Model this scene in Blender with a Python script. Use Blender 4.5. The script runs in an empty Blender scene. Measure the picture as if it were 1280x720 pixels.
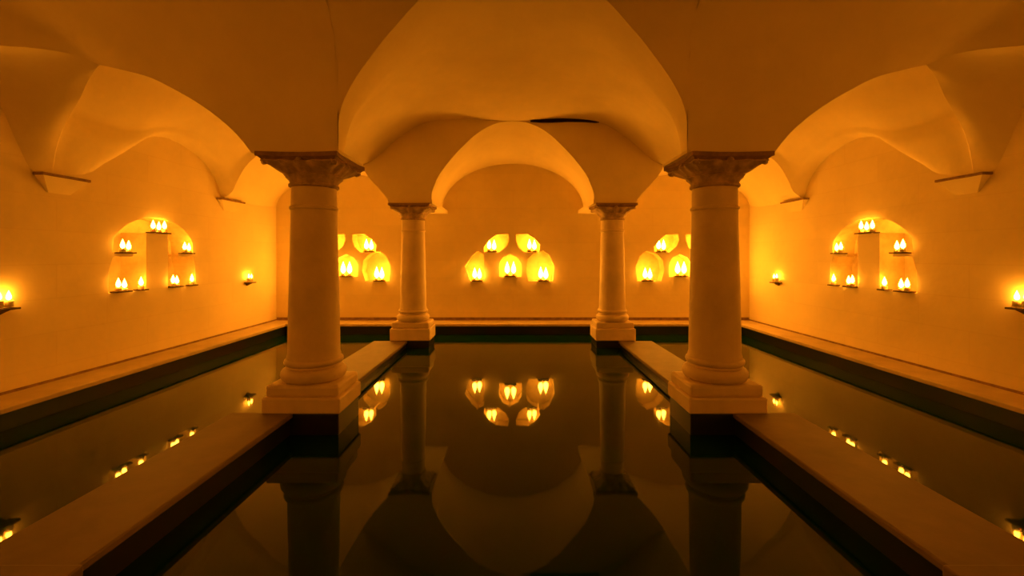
import bpy, bmesh, math, random
from mathutils import Vector, geometry
random.seed(7)
sc = bpy.context.scene
C = sc.collection
PI = math.pi
F = 540.0            # focal length in pixels of a 1280 px wide frame
S = 0.0085           # metres per survey unit; depth is counted in multiples t of the column row distance
HW = 210.0           # eye height above the water, survey units

def W(X, t, h):      # survey (sideways, depth, height from eye) -> metres
    return Vector((X*S, t*F*S, (h+HW)*S))
def U(px, py, t):
    return ((px-641.0)*t, t, (320.0-py)*t)

# ------------------------------------------------------------------ camera, world, exposure
cam = bpy.data.cameras.new('camera')
co = bpy.data.objects.new('camera', cam); C.objects.link(co)
co.location = (0, 0, HW*S); co.rotation_euler = (PI/2, 0, 0)
cam.sensor_width = 36.0; cam.lens = F/1280*36.0
cam.shift_x = -1/1280; cam.shift_y = -40/1280
cam.clip_start = 0.05; cam.clip_end = 100
sc.camera = co
w = bpy.data.worlds.new('world'); sc.world = w; w.use_nodes = True
w.node_tree.nodes['Background'].inputs[0].default_value = (0, 0, 0, 1)
w.node_tree.nodes['Background'].inputs[1].default_value = 0
sc.view_settings.view_transform = 'Standard'
sc.view_settings.look = 'None'
sc.view_settings.gamma = 1
sc.view_settings.use_curve_mapping = False
sc.view_settings.exposure = 0.08
sc.cycles.use_denoising = True
sc.cycles.max_bounces = 18
sc.cycles.diffuse_bounces = 16
sc.cycles.glossy_bounces = 4
FLAME = 93.0        # candle flame radiance
FLAME_COL = (1.0, 0.335, 0.018)

# ------------------------------------------------------------------ materials
def mat(name, col, rough=0.8, spec=0.3, ior=None, var=0.0, scale=3.0, bump=0.0, bscale=20.0, col2=None, courses=False):
    m = bpy.data.materials.new(name); m.use_nodes = True
    nt = m.node_tree; n = nt.nodes; l = nt.links
    b = n['Principled BSDF']
    b.inputs['Base Color'].default_value = (*col, 1)
    b.inputs['Roughness'].default_value = rough
    b.inputs['Specular IOR Level'].default_value = spec
    if ior: b.inputs['IOR'].default_value = ior
    tc = n.new('ShaderNodeTexCoord')
    if var or col2:
        ns = n.new('ShaderNodeTexNoise'); ns.inputs['Scale'].default_value = scale
        ns.inputs['Detail'].default_value = 6; ns.inputs['Roughness'].default_value = 0.6
        l.new(tc.outputs['Object'], ns.inputs['Vector'])
        cr = n.new('ShaderNodeValToRGB')
        c2 = col2 or tuple(c*(1-var) for c in col)
        cr.color_ramp.elements[0].position = 0.35; cr.color_ramp.elements[0].color = (*c2, 1)
        cr.color_ramp.elements[1].position = 0.65; cr.color_ramp.elements[1].color = (*col, 1)
        l.new(ns.outputs['Fac'], cr.inputs['Fac'])
        last = cr.outputs['Color']
        l.new(last, b.inputs['Base Color'])
    if bump:
        nb = n.new('ShaderNodeTexNoise'); nb.inputs['Scale'].default_value = bscale
        nb.inputs['Detail'].default_value = 4
        l.new(tc.outputs['Object'], nb.inputs['Vector'])
        bp = n.new('ShaderNodeBump'); bp.inputs['Strength'].default_value = bump
        bp.inputs['Distance'].default_value = 0.02
        l.new(nb.outputs['Fac'], bp.inputs['Height'])
        l.new(bp.outputs['Normal'], b.inputs['Normal'])
    return m

def course_mat(name, col, side):
    """large stone courses under rubbed plaster: faint joints in colour and bump"""
    m = mat(name, col, 0.75, 0.25, var=0.09, scale=0.9)
    nt = m.node_tree; n = nt.nodes; l = nt.links; b = n['Principled BSDF']
    tc = n.new('ShaderNodeTexCoord')
    sep = n.new('ShaderNodeSeparateXYZ'); cmb = n.new('ShaderNodeCombineXYZ')
    l.new(tc.outputs['Object'], sep.inputs[0])
    l.new(sep.outputs['Y' if side else 'X'], cmb.inputs[0]); l.new(sep.outputs['Z'], cmb.inputs[1])
    br = n.new('ShaderNodeTexBrick')
    br.inputs['Scale'].default_value = 1.0
    br.inputs['Brick Width'].default_value = 1.35; br.inputs['Row Height'].default_value = 0.42
    br.inputs['Mortar Size'].default_value = 0.008; br.inputs['Mortar Smooth'].default_value = 0.4
    br.inputs['Color1'].default_value = (1, 1, 1, 1); br.inputs['Color2'].default_value = (0.96, 0.955, 0.94, 1)
    br.inputs['Mortar'].default_value = (0.945, 0.93, 0.91, 1)
    l.new(cmb.outputs[0], br.inputs['Vector'])
    mx = n.new('ShaderNodeMix'); mx.data_type = 'RGBA'; mx.blend_type = 'MULTIPLY'
    mx.inputs['Factor'].default_value = 1.0
    src = b.inputs['Base Color'].links[0].from_socket
    l.new(src, mx.inputs['A']); l.new(br.outputs['Color'], mx.inputs['B'])
    l.new(mx.outputs['Result'], b.inputs['Base Color'])
    nb = n.new('ShaderNodeTexNoise'); nb.inputs['Scale'].default_value = 7
    nb.inputs['Detail'].default_value = 5
    l.new(tc.outputs['Object'], nb.inputs['Vector'])
    bp = n.new('ShaderNodeBump'); bp.inputs['Strength'].default_value = 0.25; bp.inputs['Distance'].default_value = 0.02
    l.new(nb.outputs['Fac'], bp.inputs['Height']); l.new(bp.outputs['Normal'], b.inputs['Normal'])
    return m

PLASTER = (0.86, 0.745, 0.46)
M = {}
M['vault'] = mat('vault_plaster', (0.86, 0.75, 0.44), 0.85, 0.15, var=0.08, scale=1.3, bump=0.15, bscale=9)
M['wall_side'] = course_mat('side_wall_stone', PLASTER, True)
M['wall_back'] = course_mat('back_wall_stone', PLASTER, False)
M['column'] = mat('column_limestone', (0.80, 0.67, 0.44), 0.6, 0.3, var=0.18, scale=2.2, bump=0.2, bscale=14)
M['capital'] = mat('carved_capital_stone', (0.68, 0.52, 0.32), 0.75, 0.2, var=0.45, scale=9, bump=0.4, bscale=30)
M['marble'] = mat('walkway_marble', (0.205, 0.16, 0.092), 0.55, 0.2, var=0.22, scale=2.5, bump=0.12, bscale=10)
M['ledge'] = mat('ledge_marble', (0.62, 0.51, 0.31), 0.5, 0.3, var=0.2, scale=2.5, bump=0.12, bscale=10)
M['niche'] = mat('dimmed_niche_plaster', (0.58, 0.46, 0.23), 0.8, 0.2, var=0.25, scale=5, bump=0.2, bscale=12)  # plaster colour darkened to dim the glow inside the niches
M['tile'] = mat('wet_pool_tile', (0.022, 0.016, 0.007), 0.4, 0.3, col2=(0.008, 0.022, 0.008), scale=1.2)
M['slab'] = mat('weathered_dark_slab', (0.34, 0.22, 0.12), 0.8, 0.2, var=0.4, scale=8)
M['iron'] = mat('sooty_iron', (0.10, 0.06, 0.03), 0.6, 0.3, var=0.3, scale=12)
M['crack_shade'] = mat('crack_shade_black', (0.03, 0.012, 0.006), 0.95, 0.05, var=0.3, scale=10)
M['water'] = mat('dark_pool_water', (0.002, 0.022, 0.0006), 0.035, 0.36, ior=1.33, bump=0.03, bscale=1.6)
M['floor'] = mat('pool_floor', (0.05, 0.06, 0.03), 0.6, 0.3)
m = mat('candle_wax', (0.9, 0.78, 0.55), 0.5, 0.4)
m.node_tree.nodes['Principled BSDF'].inputs['Subsurface Weight'].default_value = 0.4
m.node_tree.nodes['Principled BSDF'].inputs['Subsurface Radius'].default_value = (0.04, 0.015, 0.005)
M['wax'] = m
m = bpy.data.materials.new('candle_flame'); m.use_nodes = True
nt = m.node_tree; nt.nodes.clear()
em = nt.nodes.new('ShaderNodeEmission'); ou = nt.nodes.new('ShaderNodeOutputMaterial')
em.inputs[0].default_value = (*FLAME_COL, 1); em.inputs[1].default_value = FLAME
nt.links.new(em.outputs[0], ou.inputs[0])
M['flame'] = m

# ------------------------------------------------------------------ helpers
def link(name, me, m, parent=None):
    if m: me.materials.append(m)
    o = bpy.data.objects.new(name, me); C.objects.link(o)
    if parent: o.parent = parent
    return o
def obj(name, bm, m, parent=None, smooth=False, angle=None):
    bmesh.ops.recalc_face_normals(bm, faces=bm.faces)
    me = bpy.data.meshes.new(name)
    if smooth:
        for f in bm.faces: f.smooth = True
    bm.to_mesh(me); bm.free()
    if smooth and angle: me.set_sharp_from_angle(angle=math.radians(angle))
    return link(name, me, m, parent)
def tag(o, label=None, cat=None, group=None, kind=None):
    if label: o['label'] = label
    if cat: o['category'] = cat
    if group: o['group'] = group
    if kind: o['kind'] = kind
    return o
def empty(name, loc, label, cat, group=None, rz=0):
    o = bpy.data.objects.new(name, None); C.objects.link(o)
    o.location = loc; o.rotation_euler = (0, 0, rz); o.empty_display_size = 0.1
    return tag(o, label, cat, group)
def struct(name, bm, m, label=None, smooth=False, angle=None):
    return tag(obj(name, bm, m, None, smooth, angle), label, None, None, 'structure')
def box(bm, x0, x1, y0, y1, z0, z1, bev=0.0):
    vs = [bm.verts.new((x, y, z)) for x in (x0, x1) for y in (y0, y1) for z in (z0, z1)]
    fs = [bm.faces.new([vs[i] for i in q]) for q in ((0,1,3,2),(4,6,7,5),(0,4,5,1),(2,3,7,6),(0,2,6,4),(1,5,7,3))]
    if bev:
        es = list({e for f in fs for e in f.edges})
        bmesh.ops.bevel(bm, geom=es, offset=bev, segments=2, affect='EDGES', profile=0.5)
def ubox(bm, X0, X1, t0, t1, h0, h1, bev=0.0):
    a = W(X0, t0, h0); b = W(X1, t1, h1)
    box(bm, min(a.x,b.x), max(a.x,b.x), min(a.y,b.y), max(a.y,b.y), min(a.z,b.z), max(a.z,b.z), bev)
def lathe(bm, prof, n=48, cx=0, cy=0, mod=None, cap=True):
    rings = []
    for k, (r, z) in enumerate(prof):
        ring = []
        for i in range(n):
            a = 2*PI*i/n
            rr = r*(1+(mod(a, k) if mod else 0))
            ring.append(bm.verts.new((cx+rr*math.cos(a), cy+rr*math.sin(a), z)))
        rings.append(ring)
    for k in range(len(rings)-1):
        for i in range(n):
            bm.faces.new((rings[k][i], rings[k][(i+1)%n], rings[k+1][(i+1)%n], rings[k+1][i]))
    if cap:
        bm.faces.new(rings[0][::-1]); bm.faces.new(rings[-1])
def prism(bm, poly, d0, d1, axis):
    """poly of (a, z) pushed along axis 'x' or 'y' between d0 and d1"""
    def P(a, z, d): return (d, a, z) if axis == 'x' else (a, d, z)
    A = [bm.verts.new(P(a, z, d0)) for a, z in poly]; B = [bm.verts.new(P(a, z, d1)) for a, z in poly]
    bm.faces.new(A); bm.faces.new(B[::-1])
    for i in range(len(poly)):
        j = (i+1) % len(poly)
        bm.faces.new((A[i], B[i], B[j], A[j]))
def resample(pts, n, closed=False):
    """points as tuples (X,t,h); even steps with Catmull-Rom smoothing"""
    V = [Vector((p[0], p[1]*F, p[2])) for p in pts]
    fine = []
    for i in range(len(V)-1):
        p0 = V[max(i-1, 0)]; p1 = V[i]; p2 = V[i+1]; p3 = V[min(i+2, len(V)-1)]
        for k in range(12):
            s = k/12
            fine.append(0.5*((2*p1)+(p2-p0)*s+(2*p0-5*p1+4*p2-p3)*s*s+(3*p1-p0-3*p2+p3)*s**3))
    fine.append(V[-1])
    L = [0]
    for i in range(1, len(fine)): L.append(L[-1]+(fine[i]-fine[i-1]).length)
    out = []; j = 0
    for k in range(n):
        d = L[-1]*k/(n-1)
        while j < len(L)-2 and L[j+1] < d: j += 1
        f = (d-L[j])/max(L[j+1]-L[j], 1e-9)
        v = fine[j].lerp(fine[j+1], min(max(f, 0), 1))
        out.append((v.x, v.y/F, v.z))
    return out
def V3(p): return Vector((p[0]*S, p[1]*F*S, (p[2]+HW)*S))
def mirror(pts, sx): return [(p[0]*sx, p[1], p[2]) for p in pts]
def grid(bm, rows):
    vr = [[bm.verts.new(V3(p)) for p in r] for r in rows]
    for i in range(len(vr)-1):
        for j in range(len(vr[i])-1):
            try: bm.faces.new((vr[i][j], vr[i][j+1], vr[i+1][j+1], vr[i+1][j]))
            except ValueError: pass
def coons(Fc, Bc, Nc, Wc, dome=1.0):
    """four curves sampled to grids: F,B over s; N,W over v"""
    ns, nv = len(Fc), len(Nc); rows = []
    c00, c10, c01, c11 = Vector(Fc[0]), Vector(Fc[-1]), Vector(Bc[0]), Vector(Bc[-1])
    for j in range(nv):
        v = j/(nv-1); row = []
        for i in range(ns):
            s = i/(ns-1)
            a = Vector(Fc[i])*(1-v)+Vector(Bc[i])*v
            wn, ww = (1-s)**dome, s**dome
            p = a+(Vector(Nc[j])-c00*(1-v)-c01*v)*wn+(Vector(Wc[j])-c10*(1-v)-c11*v)*ww
            row.append(tuple(p))
        rows.append(row)
    return rows

# ------------------------------------------------------------------ the shell: walls with candle niches
WX = 671.0; TB = 2.27; TF = -0.75
BOT = -330.0; TOP = 420.0
def cells_back(cx, sgn, wide):
    """five openings in (X, h) at the back wall traced from the middle niche"""
    def P(pts): return [(cx+sgn*(x-637.5)*TB, (320-y)*TB) for x, y in pts]
    L = [(581,333),(584,341),(588,351.5),(605,351.5),(605,318),(597,313.5),(590,320)]
    R = [(693,333),(691,351.5),(661,351.5),(657,338),(659,325),(666,317.5),(679,313.5),(687,319)]
    if wide:
        L = [(1275-x, y) for x, y in R]
    Cn = [(624,346),(624,330),(628,322),(637.5,317.5),(647,322),(652,330),(652,346)]
    UL = [(605,315),(605,309),(613,299),(620,293.5),(635,292.5),(636.5,300),(633,308),(624,315.5)]
    UR = [(645,300),(645,293),(660,292.5),(668,298),(675,306),(674,315.5),(655,315.5),(648,309)]
    return [P(L), P(R), P(Cn), P(UL), P(UR)]

def boolean_cut(wall, cutter_bm):
    me = bpy.data.meshes.new('cut'); bmesh.ops.recalc_face_normals(cutter_bm, faces=cutter_bm.faces)
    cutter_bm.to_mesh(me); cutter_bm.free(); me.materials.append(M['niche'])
    c = bpy.data.objects.new('cut', me); C.objects.link(c)
    md = wall.modifiers.new('cut', 'BOOLEAN'); md.operation = 'DIFFERENCE'; md.solver = 'EXACT'; md.material_mode = 'TRANSFER'; md.object = c
    dg = bpy.context.evaluated_depsgraph_get(); dg.update()
    new = bpy.data.meshes.new_from_object(wall.evaluated_get(dg))
    wall.modifiers.clear(); old = wall.data; wall.data = new
    bpy.data.meshes.remove(old); bpy.data.objects.remove(c); bpy.data.meshes.remove(me)

# back wall
bm = bmesh.new(); ubox(bm, -WX-60, WX+60, TB, TB+0.16, BOT, TOP)
wb = struct('wall_back', bm, M['wall_back'], 'orange-lit back wall with three candle niches')
BACK = [(-3.5*TB, 1, False), (-208*TB, 1, True), (209*TB, 1, True)]
DY = 40*S
for cx, sg, wide in BACK:
    for poly in cells_back(cx, sg, wide):
        cut = bmesh.new()
        pp = [(a*S, (h+HW)*S) for a, h in poly]
        prism(cut, pp, TB*F*S-0.05, TB*F*S+DY, 'y')
        bmesh.ops.recalc_face_normals(cut, faces=cut.faces)
        boolean_cut(wb, cut)

# side walls: the recess is an arch with a pier and two shelves left standing
TC = 1.51
def side_recess_polys():
    """opening pieces in (s, h)"""
    sill, mid, top = -62.0, 4.0, 42.0
    th = 5.0
    pw = 25.0; po = 52.0; R = 99.0
    def arch(s):  # outline height of the big arch
        return mid + 68*math.sqrt(max(0, 1-(s/(R-3))**2))
    polys = []
    def slot(sg):
        pts = [(sg*pw, sill), (sg*po, sill), (sg*po, mid), (sg*po, arch(po)-6), (sg*pw, arch(pw)-3)]
        return pts
    # one outline: start bottom left outer cell
    out = [(-R, sill), (-pw, sill), (-pw, top), (pw, top), (pw, sill), (R, sill), (R-2, -20), (R-9, mid-th)]
    out += [(po, mid-th), (po, mid), (R-7, mid)]
    for k in range(0, 13):
        s = (R-7)*math.cos(PI*k/12*1.0)
        if 0 < k < 12: out.append((s, arch(s)))
    out += [(-(R-7), mid), (-po, mid), (-po, mid-th), (-(R-9), mid-th), (-(R-2), -20)]
    return out
DX = 46*S
side_walls = {}
for sx, nm in ((-1, 'left'), (1, 'right')):
    bm = bmesh.new(); ubox(bm, sx*WX, sx*(WX+80), TF, TB, BOT, TOP)
    wl = struct('wall_'+nm, bm, M['wall_side'], None)
    wl['label'] = 'orange-lit %s side wall with an arched candle niche' % nm
    cut = bmesh.new()
    for tc_ in (TC, 0.02):  # second recess is added out of frame to light the near vaults
        poly = [((tc_*F+s)*S, (h+HW)*S) for s, h in side_recess_polys()]
        prism(cut, poly, sx*(WX*S-0.05), sx*(WX*S+DX), 'x')
    boolean_cut(wl, cut)
bm = bmesh.new(); ubox(bm, -WX-60, WX+60, TF-0.1, TF, BOT, TOP)
struct('wall_rear', bm, M['wall_back'], 'plain end wall of the bath hall')
bm = bmesh.new(); ubox(bm, -WX-60, WX+60, TF-0.1, TB+0.16, TOP, TOP+20)
struct('ceiling', bm, M['vault'], 'flat masonry above the vaults')
bm = bmesh.new(); ubox(bm, -WX-60, WX+60, TF-0.1, TB+0.16, BOT-20, BOT)
struct('floor', bm, M['floor'], 'dark pool floor under the water')

# ------------------------------------------------------------------ vaults
PROF = [(.93,100),(.93,150),(.93,180),(.925,215),(.91,248),(.88,276),(.82,298),(.72,316),(.55,332),(.3,343),(-.1,346),(-.75,346)]
def prof_s(s):
    x = s*(len(PROF)-1); i = min(int(x), len(PROF)-2); f = x-i
    return (PROF[i][0]*(1-f)+PROF[i+1][0]*f, PROF[i][1]*(1-f)+PROF[i+1][1]*f)
def prof_at_h(h):
    lo, hi = 0.0, 1.0
    for _ in range(40):
        mid = (lo+hi)/2
        if prof_s(mid)[1] < h: lo = mid
        else: hi = mid
    return lo
def prof_at_q(q):    # q = h/t
    lo, hi = 0.0, (len(PROF)-3)/(len(PROF)-1)
    for _ in range(40):
        mid = (lo+hi)/2; t, h = prof_s(mid)
        if h/t < q: lo = mid
        else: hi = mid
    return prof_s(lo)
NS = 41
# edge of the near transverse arches, middle half then aisle half (for +X side)
nave = []
nave_px = [(423,188),(422,168),(423.5,150),(427,133),(434,116),(448,92),(467,66),(480,49),(494,33),(520,4),(550,-20),(590,-42),(641,-52)]
for a, b in nave_px:
    t, h = prof_at_q(320-b)
    nave.append(((641-a)*t, t, h))
nave[-1] = (0, nave[-1][1], nave[-1][2])
nave = resample(nave, 32)
nave_edge = [(203, .93, 120)]+nave
nave_edge = [p if p[2] >= 120 else (203, .93, 120) for p in nave_edge]
aisle_px = [(314,191,.93),(302,175,.93),(290,162,.93),(269,144,.935),(246,128,.945),(222,114,.96),(188,97,.995),(155,88,1.03),(124,81,1.065),(111,99,1.085),(101,121,1.105),(89,141,1.12),(81,155,1.13),(70,185,1.148),(61,217,1.165)]
aisle_edge = [(-(U(a,b,c)[0]), c, U(a,b,c)[2]) for a, b, c in aisle_px]
aisle_edge[0] = (304, .93, 120)
aisle_edge[-1] = (WX, 1.165, 118)
groin_px = [(124,81,1.065),(94,69,1.03),(50,61,.98),(0,57,.93),(-60,48,.89),(-150,38,.845)]
groin = [(-(U(a,b,c)[0]), c, U(a,b,c)[2]) for a, b, c in groin_px]
groin[-1] = (WX, .85, groin[-1][2])
NVP = 25
PB = (346, 1.83, 207)
Ncommon = [(328,1.45,172),(338,1.6,188),PB]
N_nave = resample([(203,.93,120),(222,1.05,126),(260,1.17,142),(302,1.31,158)]+Ncommon, NVP)
N_aisle = resample([(304,.93,120),(304,1.05,123),(308,1.15,140),(316,1.3,158)]+Ncommon, NVP)
T2 = 1.83
B_nave_h = [PB, (-U(465,201,T2)[0], T2, U(465,201,T2)[2])]+[(-(U(a,b,T2)[0]), T2, U(a,b,T2)[2]) for a, b in ((478,190),(494,176),(510,164.5),(527,155),(545,151),(561,149.5),(585,149),(612,150.5),(641,151.5))]
B_nave_h[-1] = (0, T2, B_nave_h[-1][2])
B_aisle = [PB]+[(-(U(a,b,T2)[0]), T2, U(a,b,T2)[2]) for a, b in ((440,182),(415,168),(385,160),(360,162),(342,172),(326,190),(308,207),(297,225),(290,240))]+[(WX,1.84,131)]
jamb = [(283,T2,120),(283,T2,126)]+[(-(U(a,b,T2)[0]), T2, U(a,b,T2)[2]) for a, b in ((485,248.5),(481,244),(474,236.5),(467,229),(458,217.5))]+[PB]
W_side = [(WX,1.165,118),(WX,1.22,119),(WX,1.27,130),(WX,1.31,150),(WX,1.36,172),(WX,1.43,208),(WX,1.49,223),(WX,1.553,229),(WX,1.62,225),(WX,1.70,213),(WX,1.76,196),(WX,1.80,176),(WX,1.83,152),(WX,1.84,131)]
R2 = 185.0; C2 = 119.0
half = [(R2, T2, C2)]+[((641-a)*T2, T2, (320-b)*T2) for a, b in ((539.5,242),(543,232),(550,217),(569,193),(595,168),(618,155))]+[(0, T2, 169.0*T2)]
half = resample(half, 25)
far_arch = half+[(-p[0], p[1], p[2]) for p in half[-2::-1]]
wall_arch = [(200*math.cos(PI*k/48)*1.0, TB+.003, 131+130*math.sin(PI*k/48)) for k in range(49)]

for sx in (1, -1):
    # front bay web over the aisle and its springing over the columns
    edge = resample(aisle_edge[:9], 22)+resample(groin, 14)[1:]
    rows_n = 26
    cols = []
    for (X, t, h) in edge:
        s0 = prof_at_h(h); t0 = prof_s(s0)[0]; col = []
        for k in range(rows_n):
            f = k/(rows_n-1); a = (1-(1-f)**1.0)
            tt, hh = prof_s(s0+(1-s0)*a)
            col.append((X, tt+(t-t0)*(1-f)**4, hh))
        cols.append(col)
    bm = bmesh.new(); grid(bm, [mirror(c, sx) for c in cols])
    # strip between the two arches above the column, and the middle half
    ncols = []
    for (X, t, h) in nave_edge:
        s0 = prof_at_h(h); col = []
        for k in range(rows_n):
            tt, hh = prof_s(s0+(1-s0)*k/(rows_n-1)); col.append((X, tt, hh))
        ncols.append(col)
    mid = [(203+(304-203)*k/6, .93, 120) for k in range(7)]
    mcols = []
    for (X, t, h) in mid:
        s0 = prof_at_h(h)
        mcols.append([(X,)+prof_s(s0+(1-s0)*k/(rows_n-1)) for k in range(rows_n)])
    grid(bm, [mirror(c, sx) for c in ncols[::-1]]+[mirror(c, sx) for c in mcols])
    bmesh.ops.remove_doubles(bm, verts=bm.verts, dist=0.0005)
    struct('ceiling_vault', bm, M['vault'], None, True, 40)
    # left-over web between the wall arc and the groin
    A = resample(aisle_edge[8:][::-1], 12)+resample(groin, 14)[1:]
    Bw = resample([(WX,1.165,118),(WX,1.117,119),(WX,1.085,150),(WX,1.047,197),(WX,1.0,226),(WX,.93,243),(WX,.85,groin[-1][2])], len(A))
    bm = bmesh.new()
    rr = []
    for k in range(8):
        f = k/7
        rr.append([tuple(Vector(a).lerp(Vector(b), f)) for a, b in zip(A, Bw)])
    grid(bm, [mirror(r, sx) for r in rr])
    bmesh.ops.remove_doubles(bm, verts=bm.verts, dist=0.0005)
    struct('ceiling_vault', bm, M['vault'], None, True, 40)
    # middle bay, half of the central vault
    Fn = resample(nave_edge, NS); Bn = resample(B_nave_h, NS)
    Fn[0] = N_nave[0]; Bn[0] = N_nave[-1]
    crown = [tuple(Vector(Fn[-1]).lerp(Vector(Bn[-1]), k/(NVP-1))) for k in range(NVP)]
    bm = bmesh.new(); grid(bm, [mirror(r, sx) for r in coons(Fn, Bn, N_nave, crown)])
    struct('ceiling_vault', bm, M['vault'], None, True, 60)
    # middle bay over the aisle
    Fa = resample(aisle_edge, NS); Ba = resample(B_aisle, NS); Wc = resample(W_side, NVP)
    Fe = list(Fa)
    Fa = []
    for k, p in enumerate(Fe):        # back edge of the thick arch: the vault springs a little higher
        g = math.sin(PI*k/(NS-1)) if 0 < k < NS-1 else 0
        Fa.append((p[0]+(26*g if p[0] > 500 else -8*g)*(1 if p[0] < 640 else .3), p[1]+.035*g, p[2]+30*g))
    Fa = [(min(p[0], WX), p[1], p[2]) for p in Fa]
    Fa[0] = N_aisle[0]; Ba[0] = N_aisle[-1]; Fa[-1] = Wc[0]; Ba[-1] = Wc[-1]
    def wall_h(t):
        if t <= W_side[0][1]: return W_side[0][2]
        for p, q in zip(W_side, W_side[1:]):
            if t <= q[1]: return p[2]+(q[2]-p[2])*(t-p[1])/(q[1]-p[1])
        return W_side[-1][2]
    rows = []
    for j in range(NVP*2-1):          # barrel between the two transverse arches, cut by the wall lunette's web
        v = j/(NVP*2-2); row = []
        Nj = Vector(N_aisle[j//2]).lerp(Vector(N_aisle[min(NVP-1, (j+1)//2)]), .5)
        for i in range(NS):
            s_ = i/(NS-1)
            a = Vector(Fa[i])*(1-v)+Vector(Ba[i])*v
            a += (Nj-Vector(Fa[0])*(1-v)-Vector(Ba[0])*v)*(1-s_)**2.5
            wh = wall_h(a.y)+8*(1-s_); k = 60*min(1, s_*3)*min(1, (1-s_)*5+.15)
            h = (a.z+wh+math.sqrt((a.z-wh)**2+k*k))/2 if s_ > .35 else a.z
            if .35 < s_ < .5: h = a.z+(h-a.z)*(s_-.35)/.15
            row.append((a.x, a.y, h if 0 < j < NVP*2-2 else a.z))
        rows.append(row)
    bm = bmesh.new(); grid(bm, [mirror(r, sx) for r in rows])
    grid(bm, [mirror(Fe, sx), mirror(Fa, sx)])
    grid(bm, [mirror(N_nave, sx), mirror(N_aisle, sx)])
    struct('ceiling_vault', bm, M['vault'], None, True, 60)
    # spandrel over the far column, front of the far arches
    poly = [(283,C2+1),(R2,C2+1)]+[(p[0], p[2]) for p in far_arch[1:24]]+[(0.0, 169.0*T2-.01)]+[(p[0], p[2]) for p in resample(B_nave_h, 30)[::-1]]+[(p[0], p[2]) for p in jamb[::-1][1:-1]]
    bm = bmesh.new()
    vv = [Vector((a*sx*S, T2*F*S, (b+HW)*S)) for a, b in poly]
    bvs = [bm.verts.new(v) for v in vv]
    for tri in geometry.tessellate_polygon([[Vector((v.x, v.z, 0)) for v in vv]]):
        try: bm.faces.new([bvs[i] for i in tri])
        except ValueError: pass
    # block between the back bays, carried by the far column and the back wall
    ubox(bm, sx*R2, sx*283, T2+.002, TB, C2+1, C2+10)
    o = struct('wall_spandrel', bm, M['vault'], None)
    # aisle back bay
    curve = resample(jamb[:-1]+B_aisle, 49)
    wa = [(477-196*math.cos(PI*k/48), TB+.003, 131+100*math.sin(PI*k/48)) for k in range(49)]
    bm = bmesh.new()
    grid(bm, [mirror([tuple(Vector(a).lerp(Vector(b), k/5)) for a, b in zip(curve, wa)], sx) for k in range(6)])
    struct('ceiling_vault', bm, M['vault'], None, True, 60)
bm = bmesh.new()
grid(bm, [[tuple(Vector(a).lerp(Vector(b), k/5)) for a, b in zip(far_arch, wall_arch)] for k in range(6)])
struct('ceiling_vault', bm, M['vault'], None, True, 60)
# black sliver painted as the shade inside an open joint over the far arch
bm = bmesh.new()
up = [(663,150.5),(675,148),(690,146.2),(710,145.6),(730,147.2),(744,149.5),(749,151.5)]
dn = [(663,151.5),(675,152.2),(690,152.3),(710,151.3),(730,151.5),(744,152.5),(749,152.5)]
fr = [U(a, b, T2-.012) for a, b in up]+[U(a, b, T2-.012) for a, b in dn[::-1]]
bk = [(p[0], T2+.01, p[2]) for p in fr]
n_ = len(fr)
a_ = [bm.verts.new(V3(p)) for p in fr]; b_ = [bm.verts.new(V3(p)) for p in bk]
for i in range(len(up)-1):
    bm.faces.new((a_[i], a_[i+1], a_[n_-2-i], a_[n_-1-i]))
for i in range(n_): bm.faces.new((a_[i], a_[(i+1)%n_], b_[(i+1)%n_], b_[i]))
struct('trim_1', bm, M['crack_shade'], 'dark open joint where the vault meets the far arch')

# ------------------------------------------------------------------ pool edges, walkways, water
TOPW = -184.0; LEDGE = -182.0
def slab_line(bm_top, bm_face, X0, X1, t0, t1, h, th=7, lip=3):
    ubox(bm_top, X0, X1, t0, t1, h-th, h, 0.012)
    a0, a1 = (X0+lip, X1-lip) if X0 < X1 else (X0-lip, X1+lip)
    ubox(bm_face, a0, a1, t0+.002, t1-.002, BOT, h-th)
for sx, nm in ((-1, 'left'), (1, 'right')):
    o = empty('walkway', W(sx*275, 1.0, -HW), 'worn marble walkway over the water on the %s, running through the columns' % nm, 'walkway')
    o['kind'] = 'structure'
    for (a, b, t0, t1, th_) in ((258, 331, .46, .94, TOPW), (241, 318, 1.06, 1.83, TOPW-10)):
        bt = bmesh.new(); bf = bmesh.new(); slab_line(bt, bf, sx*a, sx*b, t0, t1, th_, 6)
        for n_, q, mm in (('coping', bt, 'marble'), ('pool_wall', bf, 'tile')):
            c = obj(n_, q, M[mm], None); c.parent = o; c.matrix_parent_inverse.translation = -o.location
    # landing nearer the viewer
    bt = bmesh.new(); bf = bmesh.new()
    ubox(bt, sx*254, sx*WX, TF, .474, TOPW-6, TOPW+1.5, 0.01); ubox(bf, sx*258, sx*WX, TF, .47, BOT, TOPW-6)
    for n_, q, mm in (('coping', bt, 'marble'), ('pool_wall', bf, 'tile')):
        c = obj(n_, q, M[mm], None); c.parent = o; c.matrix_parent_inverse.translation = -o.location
    # ledge along the wall
    o = empty('pool_ledge', W(sx*635, 1.3, -HW), 'marble ledge along the foot of the %s side wall' % nm, 'ledge')
    o['kind'] = 'structure'
    bt = bmesh.new(); bf = bmesh.new()
    ubox(bt, sx*608, sx*WX, .49, TB, LEDGE-7, LEDGE, 0.012)
    ubox(bf, sx*612, sx*WX, .49, TB, BOT, LEDGE-7)
    for n_, q, mm in (('coping', bt, 'ledge'), ('pool_wall', bf, 'tile')):
        c = obj(n_, q, M[mm], None); c.parent = o; c.matrix_parent_inverse.translation = -o.location
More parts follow.
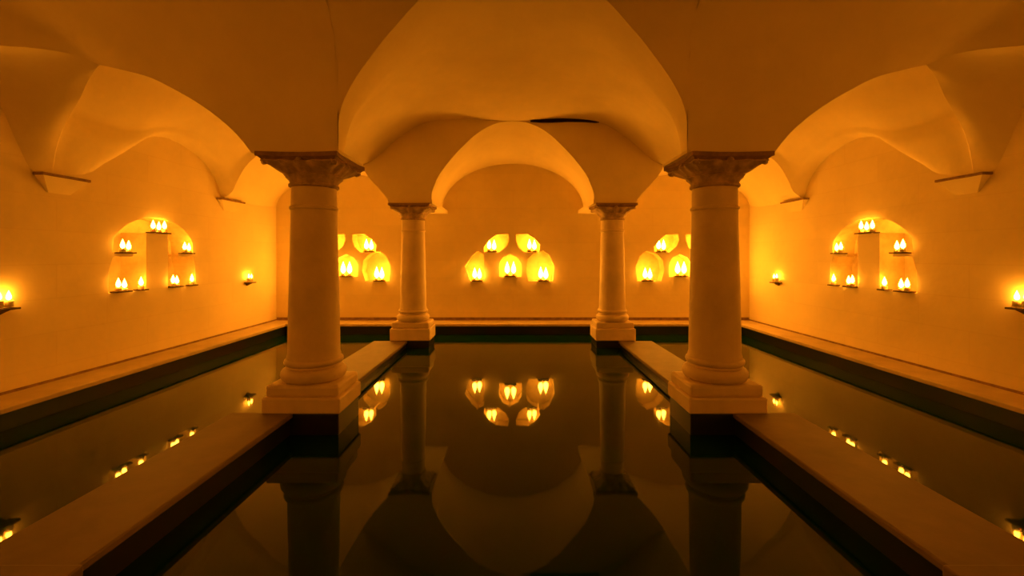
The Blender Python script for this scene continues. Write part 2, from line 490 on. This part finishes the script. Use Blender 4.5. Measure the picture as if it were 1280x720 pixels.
o = empty('pool_ledge', W(0, 2.2, -HW), 'marble ledge along the foot of the back wall', 'ledge')
o['kind'] = 'structure'
bt = bmesh.new(); bf = bmesh.new()
ubox(bt, -607.5, 607.5, 2.14, TB, LEDGE-7, LEDGE, 0.012); ubox(bf, -611.5, 611.5, 2.15, TB, BOT, LEDGE-7)
for n_, q, mm in (('coping', bt, 'ledge'), ('pool_wall', bf, 'tile')):
    c = obj(n_, q, M[mm], None); c.parent = o; c.matrix_parent_inverse.translation = -o.location
bm = bmesh.new()
vs = [bm.verts.new(W(X, t, -HW)) for X, t in ((-611, TF), (611, TF), (611, 2.149), (-611, 2.149))]
bm.faces.new(vs)
wt = obj('pool_water', bm, M['water']); tag(wt, 'still dark pool water mirroring the candles and vaults', 'water', None, 'structure')

for sx, nm in ((-1, 'left'), (1, 'right')):
    bm = bmesh.new(); ubox(bm, sx*(WX-3), sx*WX, .49, TB, LEDGE, LEDGE+3)
    struct('shade_strip_'+nm, bm, M['slab'])  # added dark strip for the shade line between wall and ledge
bm = bmesh.new(); ubox(bm, -(WX-3), WX-3, TB-.006, TB, LEDGE, LEDGE+8)
struct('shade_strip_back', bm, M['slab'])  # same shade line, added as a strip along the back wall

# ------------------------------------------------------------------ columns
def column(X, t, label):
    base = W(X, t, -HW)
    o = empty('stone_column', base, label, 'column', None)
    def z(h): return (h+HW)*S
    # pedestal standing in the water
    bm = bmesh.new(); a = 46*S; d = 36*S
    box(bm, -a+0.02, a-0.02, -d+0.02, d-0.02, z(BOT), z(-185), 0.01)
    obj('pedestal', bm, M['tile'], o)
    bm = bmesh.new(); box(bm, -a, a, -d, d, z(-185 if t < 1.5 else -194), z(-166), 0.02)
    box(bm, -a+0.025, a-0.025, -d+0.025, d-0.025, z(-166.5), z(-152), 0.03)
    obj('plinth', bm, M['column'], o)
    prof = []
    for k in range(9):
        q = -PI/2+PI*k/8; prof.append(((31+7*math.cos(q))*S, z(-144+8*math.sin(q))))
    prof += [(32.5*S, z(-135)), (31.5*S, z(-133))]
    for k in range(7):
        q = -PI/2+PI*k/6; prof.append(((30.5+3.8*math.cos(q))*S, z(-129+4*math.sin(q))))
    bm = bmesh.new(); lathe(bm, prof, 56); obj('base', bm, M['column'], o, True, 50)
    prof = [(31.8*S, z(-125)), (30.2*S, z(-119))]
    for k in range(1, 12):
        f = k/12; prof.append(((30.2-3.8*f**1.3)*S, z(-119+(58+119)*f)))
    prof += [(26.6*S, z(56)), (28.2*S, z(57.5)), (28.2*S, z(60)), (26.5*S, z(61.5)), (26.3*S, z(84))]
    bm = bmesh.new(); lathe(bm, prof, 56); obj('shaft', bm, M['column'], o, True, 40)
    # carved capital: bell with two tiers of leaves and corner volutes
    bm = bmesh.new()
    prof = [(26.4*S, z(83.5)), (29*S, z(85)), (29*S, z(87.5)), (27.4*S, z(89)), (29.5*S, z(93)), (34*S, z(97.5)), (32.5*S, z(98.5)), (36*S, z(103)), (41*S, z(107.5)), (43*S, z(110)), (40*S, z(111.5))]
    def md(ang, k):
        if k < 4: return 0
        if k in (4, 5, 6): return 0.045*math.cos(8*ang)*(1 if k == 5 else .6)
        if k >= 7:
            c4 = abs(math.cos(2*(ang)))           # wider towards the four corners
            return 0.05*math.cos(16*ang)+(1-c4)*0.46*((k-5)/5)
    lathe(bm, prof, 96, mod=md)
    cap = obj('capital', bm, M['capital'], o, True, 45)
    for k in range(4):
        a4 = PI/4+k*PI/2
        bm = bmesh.new()
        # scroll: a short spiral band turned outward under the corner
        r0 = 55.5*S; cx, cy = r0*math.cos(a4), r0*math.sin(a4)
        ux, uy = math.cos(a4), math.sin(a4); vx, vy = -uy, ux
        pts = []
        for i in range(22):
            q = i/21; rr = (3.4*(1-q)+1.0)*S; an = PI*0.9-q*3.2*PI
            pts.append((rr*math.cos(an), rr*math.sin(an)))
        wd = 3.2*S; th = 1.5*S
        prev = None
        for (pu, pz) in pts:
            L = math.hypot(pu, pz); iu, iz = pu*(1-th/L), pz*(1-th/L)
            ring = []
            for (u_, z_, v_) in ((pu, pz, -wd), (pu, pz, wd), (iu, iz, wd), (iu, iz, -wd)):
                ring.append(bm.verts.new((cx+ux*u_+vx*v_, cy+uy*u_+vy*v_, z(109)+z_)))
            if prev:
                for i in range(4): bm.faces.new((prev[i], prev[(i+1)%4], ring[(i+1)%4], ring[i]))
            else: bm.faces.new(ring[::-1])
            prev = ring
        bm.faces.new(prev)
        obj('volute', bm, M['capital'], cap)
    # abacus: square slab with hollowed sides
    bm = bmesh.new(); out = []
    a = 47*S
    for k in range(4):
        c_, s_ = math.cos(k*PI/2), math.sin(k*PI/2)
        for q in (-1, -.93, -.6, -.3, 0, .3, .6, .93):
            x, y = a*(1-0.10*(1-min(1, abs(q)/.93)**2)), a*q
            out.append((x*c_-y*s_, x*s_+y*c_))
    def slab(z0, z1, f0, f1):
        A = [bm.verts.new((x*f0, y*f0, z0)) for x, y in out]; B = [bm.verts.new((x*f1, y*f1, z1)) for x, y in out]
        bm.faces.new(A[::-1]); bm.faces.new(B)
        for i in range(len(out)): bm.faces.new((A[i], A[(i+1)%len(out)], B[(i+1)%len(out)], B[i]))
    slab(z(111), z(115), .88, .97); slab(z(115), z(120), 1.0, 1.0)
    obj('abacus', bm, M['slab'], cap)
    for k in range(4):    # boss in the middle of each side
        bm = bmesh.new(); bmesh.ops.create_uvsphere(bm, u_segments=12, v_segments=8, radius=4*S)
        a2 = k*PI/2
        bmesh.ops.translate(bm, verts=bm.verts, vec=(40*S*math.cos(a2), 40*S*math.sin(a2), z(111)))
        obj('boss', bm, M['capital'], cap, True)
    return o
column(-248, 1.0, 'near stone column left of the middle pool, carved capital, square plinth')
column(252, 1.0, 'near stone column right of the middle pool, carved capital, square plinth')
column(-235, 1.89, 'far stone column left of the middle pool, before the back wall')
column(235, 1.89, 'far stone column right of the middle pool, before the back wall')

# impost stone under the vault springing, over each column
for sx in (-1, 1):
    bm = bmesh.new(); ubox(bm, sx*203, sx*304, .931, 1.085, 120, 124)
    struct('wall_impost', bm, M['vault'], None)
    bm = bmesh.new(); ubox(bm, sx*R2, sx*283, T2, 1.975, 119.6, 121)
    struct('wall_impost', bm, M['vault'], None)

# ------------------------------------------------------------------ corbels
def corbel(X, t0, t1, h, sx, label, depth=26):
    o = empty('wall_corbel', W(sx*WX, (t0+t1)/2, h), label, 'corbel', 'slab corbels on the side walls')
    half = (t1-t0)*F*S/2; d = depth*S
    bm = bmesh.new(); box(bm, min(0, -sx*d), max(0, -sx*d), -half, half, -4*S, 0, 0.006); obj('slab', bm, M['slab'], o)
    bm = bmesh.new()
    A = [(0, -half*.92, -4*S), (0, half*.92, -4*S), (-sx*d*.85, half*.92, -4*S), (-sx*d*.85, -half*.92, -4*S)]
    B = [(0, -half*.45, -26*S), (0, half*.45, -26*S), (-sx*d*.12, half*.45, -26*S), (-sx*d*.12, -half*.45, -26*S)]
    A = [bm.verts.new(p) for p in A]; B = [bm.verts.new(p) for p in B]
    bm.faces.new(A); bm.faces.new(B)
    for i in range(4): bm.faces.new((A[i], A[(i+1)%4], B[(i+1)%4], B[i]))
    obj('bracket', bm, M['vault'], o)
for sx, s_ in ((-1, 'left'), (1, 'right')):
    corbel(WX, 1.117, 1.245, 118, sx, 'dark slab corbel on the %s wall nearer the viewer, carrying the near arch' % s_, 15)
    corbel(WX, 1.81, 1.97, 132, sx, 'dark slab corbel on the %s wall by the far corner' % s_, 13)
    o = empty('wall_corbel', W(sx*218, TB, 131), 'small thin corbel on the back wall just %s of the middle niche arch' % s_, 'corbel')
    bm = bmesh.new(); box(bm, -19*S, 19*S, -13*S, 0, -3*S, 0, 0.004); obj('slab', bm, M['slab'], o)

# ------------------------------------------------------------------ candles and trays
def candle(p, label, group, h=7.0, r=5.0, fl=13.0):
    """pillar candle: wax with a pool hollow, wick and flame; p is the point it stands on"""
    key = (h, r, fl)
    o = empty('candle', p, label, 'candle', group, random.uniform(0, 6))
    if key not in candle.cache:
        bm = bmesh.new()
        lathe(bm, [(r*S, 0), (r*S, h*S*.93), (r*S*.94, h*S), (r*S*.8, h*S), (r*S*.6, h*S*.88), (r*S*.1, h*S*.86)], 20)
        wx = bpy.data.meshes.new('wax')
        for f in bm.faces: f.smooth = True
        bm.to_mesh(wx); bm.free(); wx.materials.append(M['wax'])
        bm = bmesh.new()
        pr = []
        for k in range(9):
            q = k/8; rr = 2.9*(fl/13)*math.sin(PI*min(1, q**0.62))*(1-0.25*q)+0.05
            pr.append((rr*S, h*S*.9+1.2*S+q*fl*S))
        lathe(bm, pr, 10)
        fm = bpy.data.meshes.new('flame')
        for f in bm.faces: f.smooth = True
        bm.to_mesh(fm); bm.free(); fm.materials.append(M['flame'])
        bm = bmesh.new(); lathe(bm, [(.35*S, h*S*.84), (.3*S, h*S*.9+2*S)], 6)
        wk = bpy.data.meshes.new('wick'); bm.to_mesh(wk); bm.free(); wk.materials.append(M['iron'])
        candle.cache[key] = (wx, fm, wk)
    wx, fm, wk = candle.cache[key]
    for n_, me in (('wax', wx), ('flame', fm), ('wick', wk)):
        c = bpy.data.objects.new(n_, me); C.objects.link(c); c.parent = o
    return o
candle.cache = {}
def tray(p, half_w, half_d, label, along_x=True, wall_dir=None):
    """thin iron saucer or bracket plate with a raised rim; its top is the candle's footing"""
    bm = bmesh.new()
    a, b = (half_w, half_d) if along_x else (half_d, half_w)
    box(bm, -a*S, a*S, -b*S, b*S, 0, 1.2*S, 0.003)
    for (x0, x1, y0, y1) in ((-a, a, -b, -b+.8), (-a, a, b-.8, b), (-a, -a+.8, -b+.8, b-.8), (a-.8, a, -b+.8, b-.8)):
        box(bm, x0*S, x1*S, y0*S, y1*S, 1.2*S, 2.4*S)
    o = obj('candle_tray', bm, M['iron']); o.location = p
    return tag(o, label, 'tray')

def spot(p, along_x, n, where, gap=11.5, hs=(7, 5, 8), out=(0, 0), tray_on=True, fl=16.5):
    """n candles side by side on a tray; p is the point under the tray"""
    if tray_on:
        t_ = tray(p, (n-1)*gap/2+8, 7.5, 'dark tray '+where, along_x)
    for i in range(n):
        d = (i-(n-1)/2)*gap
        q = p+(Vector((d*S, 0, 0)) if along_x else Vector((0, d*S, 0)))+Vector((0, 0, 1.21*S))
        candle(q, 'short lit candle '+where, 'candles '+where if n > 1 else None, hs[i % 3], 4.6 if fl < 20 else 6.0, fl)

names = ['middle back-wall niche', 'back-wall niche past the left columns', 'back-wall niche past the right columns']
for (cx, sg, wide), nm in zip(BACK, names):
    yb = TB*F*S
    def bp_(px, py, off): return Vector(((cx+(px-637.5)*TB)*S, yb+off*S, ((320-py)*TB+HW)*S))
    # both lower cells, centre, both upper cells
    spot(bp_(596.5, 351.5, -3), True, 2, 'in the lower left cell of the '+nm, fl=31.0, gap=13.5)
    spot(bp_(679, 351.5, -3), True, 2, 'in the lower right cell of the '+nm, fl=34.0, gap=14.5)
    spot(bp_(638, 346, -3), True, 2, 'in the centre cell of the '+nm, hs=(8, 8, 8), fl=35.0, gap=18)
    spot(bp_(614.5, 315.3, 4), True, 2, 'in the upper left cell of the '+nm, fl=30.0, gap=14)
    spot(bp_(665, 315.3, 4), True, 2, 'in the upper right cell of the '+nm, fl=30.0, gap=14)
for sx, s_ in ((-1, 'left'), (1, 'right')):
    for tc_, nm in ((TC, '%s-wall arched niche' % s_), (0.02, '%s-wall niche added beside the viewer' % s_)):  # second niche is unseen, its candles added to brighten the near vaults
        def sp_(s, h, off=-3): return Vector((sx*(WX+off)*S, (tc_*F+s)*S, (h+HW)*S))
        spot(sp_(0, 42), False, 3, 'on the top pier, '+nm, gap=13)
        spot(sp_(-70, 4), False, 2, 'on the nearer middle shelf, '+nm)
        spot(sp_(70, 4), False, 2, 'on the farther middle shelf, '+nm)
        spot(sp_(-39, -62), False, 1, 'at the foot of the nearer slot, '+nm)
        spot(sp_(39, -62), False, 2 if sx > 0 else 2, 'at the foot of the farther slot, '+nm, gap=9.5)
        spot(sp_(-78, -62), False, 2, 'on the near sill end, '+nm)
        spot(sp_(84, -62), False, 1, 'on the far sill end, '+nm)
    for t, where in ((2.02, 'on the %s-wall bracket by the far corner' % s_), (1.042, 'on the %s-wall bracket nearest the viewer' % s_)):
        p = W(sx*(WX-8), t, -66 if t > 2 else -68)
        br = bmesh.new(); box(br, -8*S, 8*S, -13*S, 13*S, -2.5*S, 0, 0.004)
        A = [br.verts.new(q) for q in ((sx*8*S, -8*S, -2.5*S), (sx*8*S, 8*S, -2.5*S), (-sx*4*S, 5*S, -2.5*S), (-sx*4*S, -5*S, -2.5*S), (sx*8*S, -3*S, -9*S), (sx*8*S, 3*S, -9*S))]
        for q in ((0,1,2,3), (0,3,4), (1,5,2), (0,4,5,1), (3,2,5,4)): br.faces.new([A[i] for i in q])
        o = obj('candle_bracket', br, M['iron']); o.location = p
        tag(o, 'dark little bracket '+where.replace('bracket ', ''), 'bracket')
        spot(p+Vector((0, 0, 0.0005)), False, 2, where, gap=11, hs=(9, 8, 8), tray_on=False, fl=13.5 if t < 2 else 11.5)
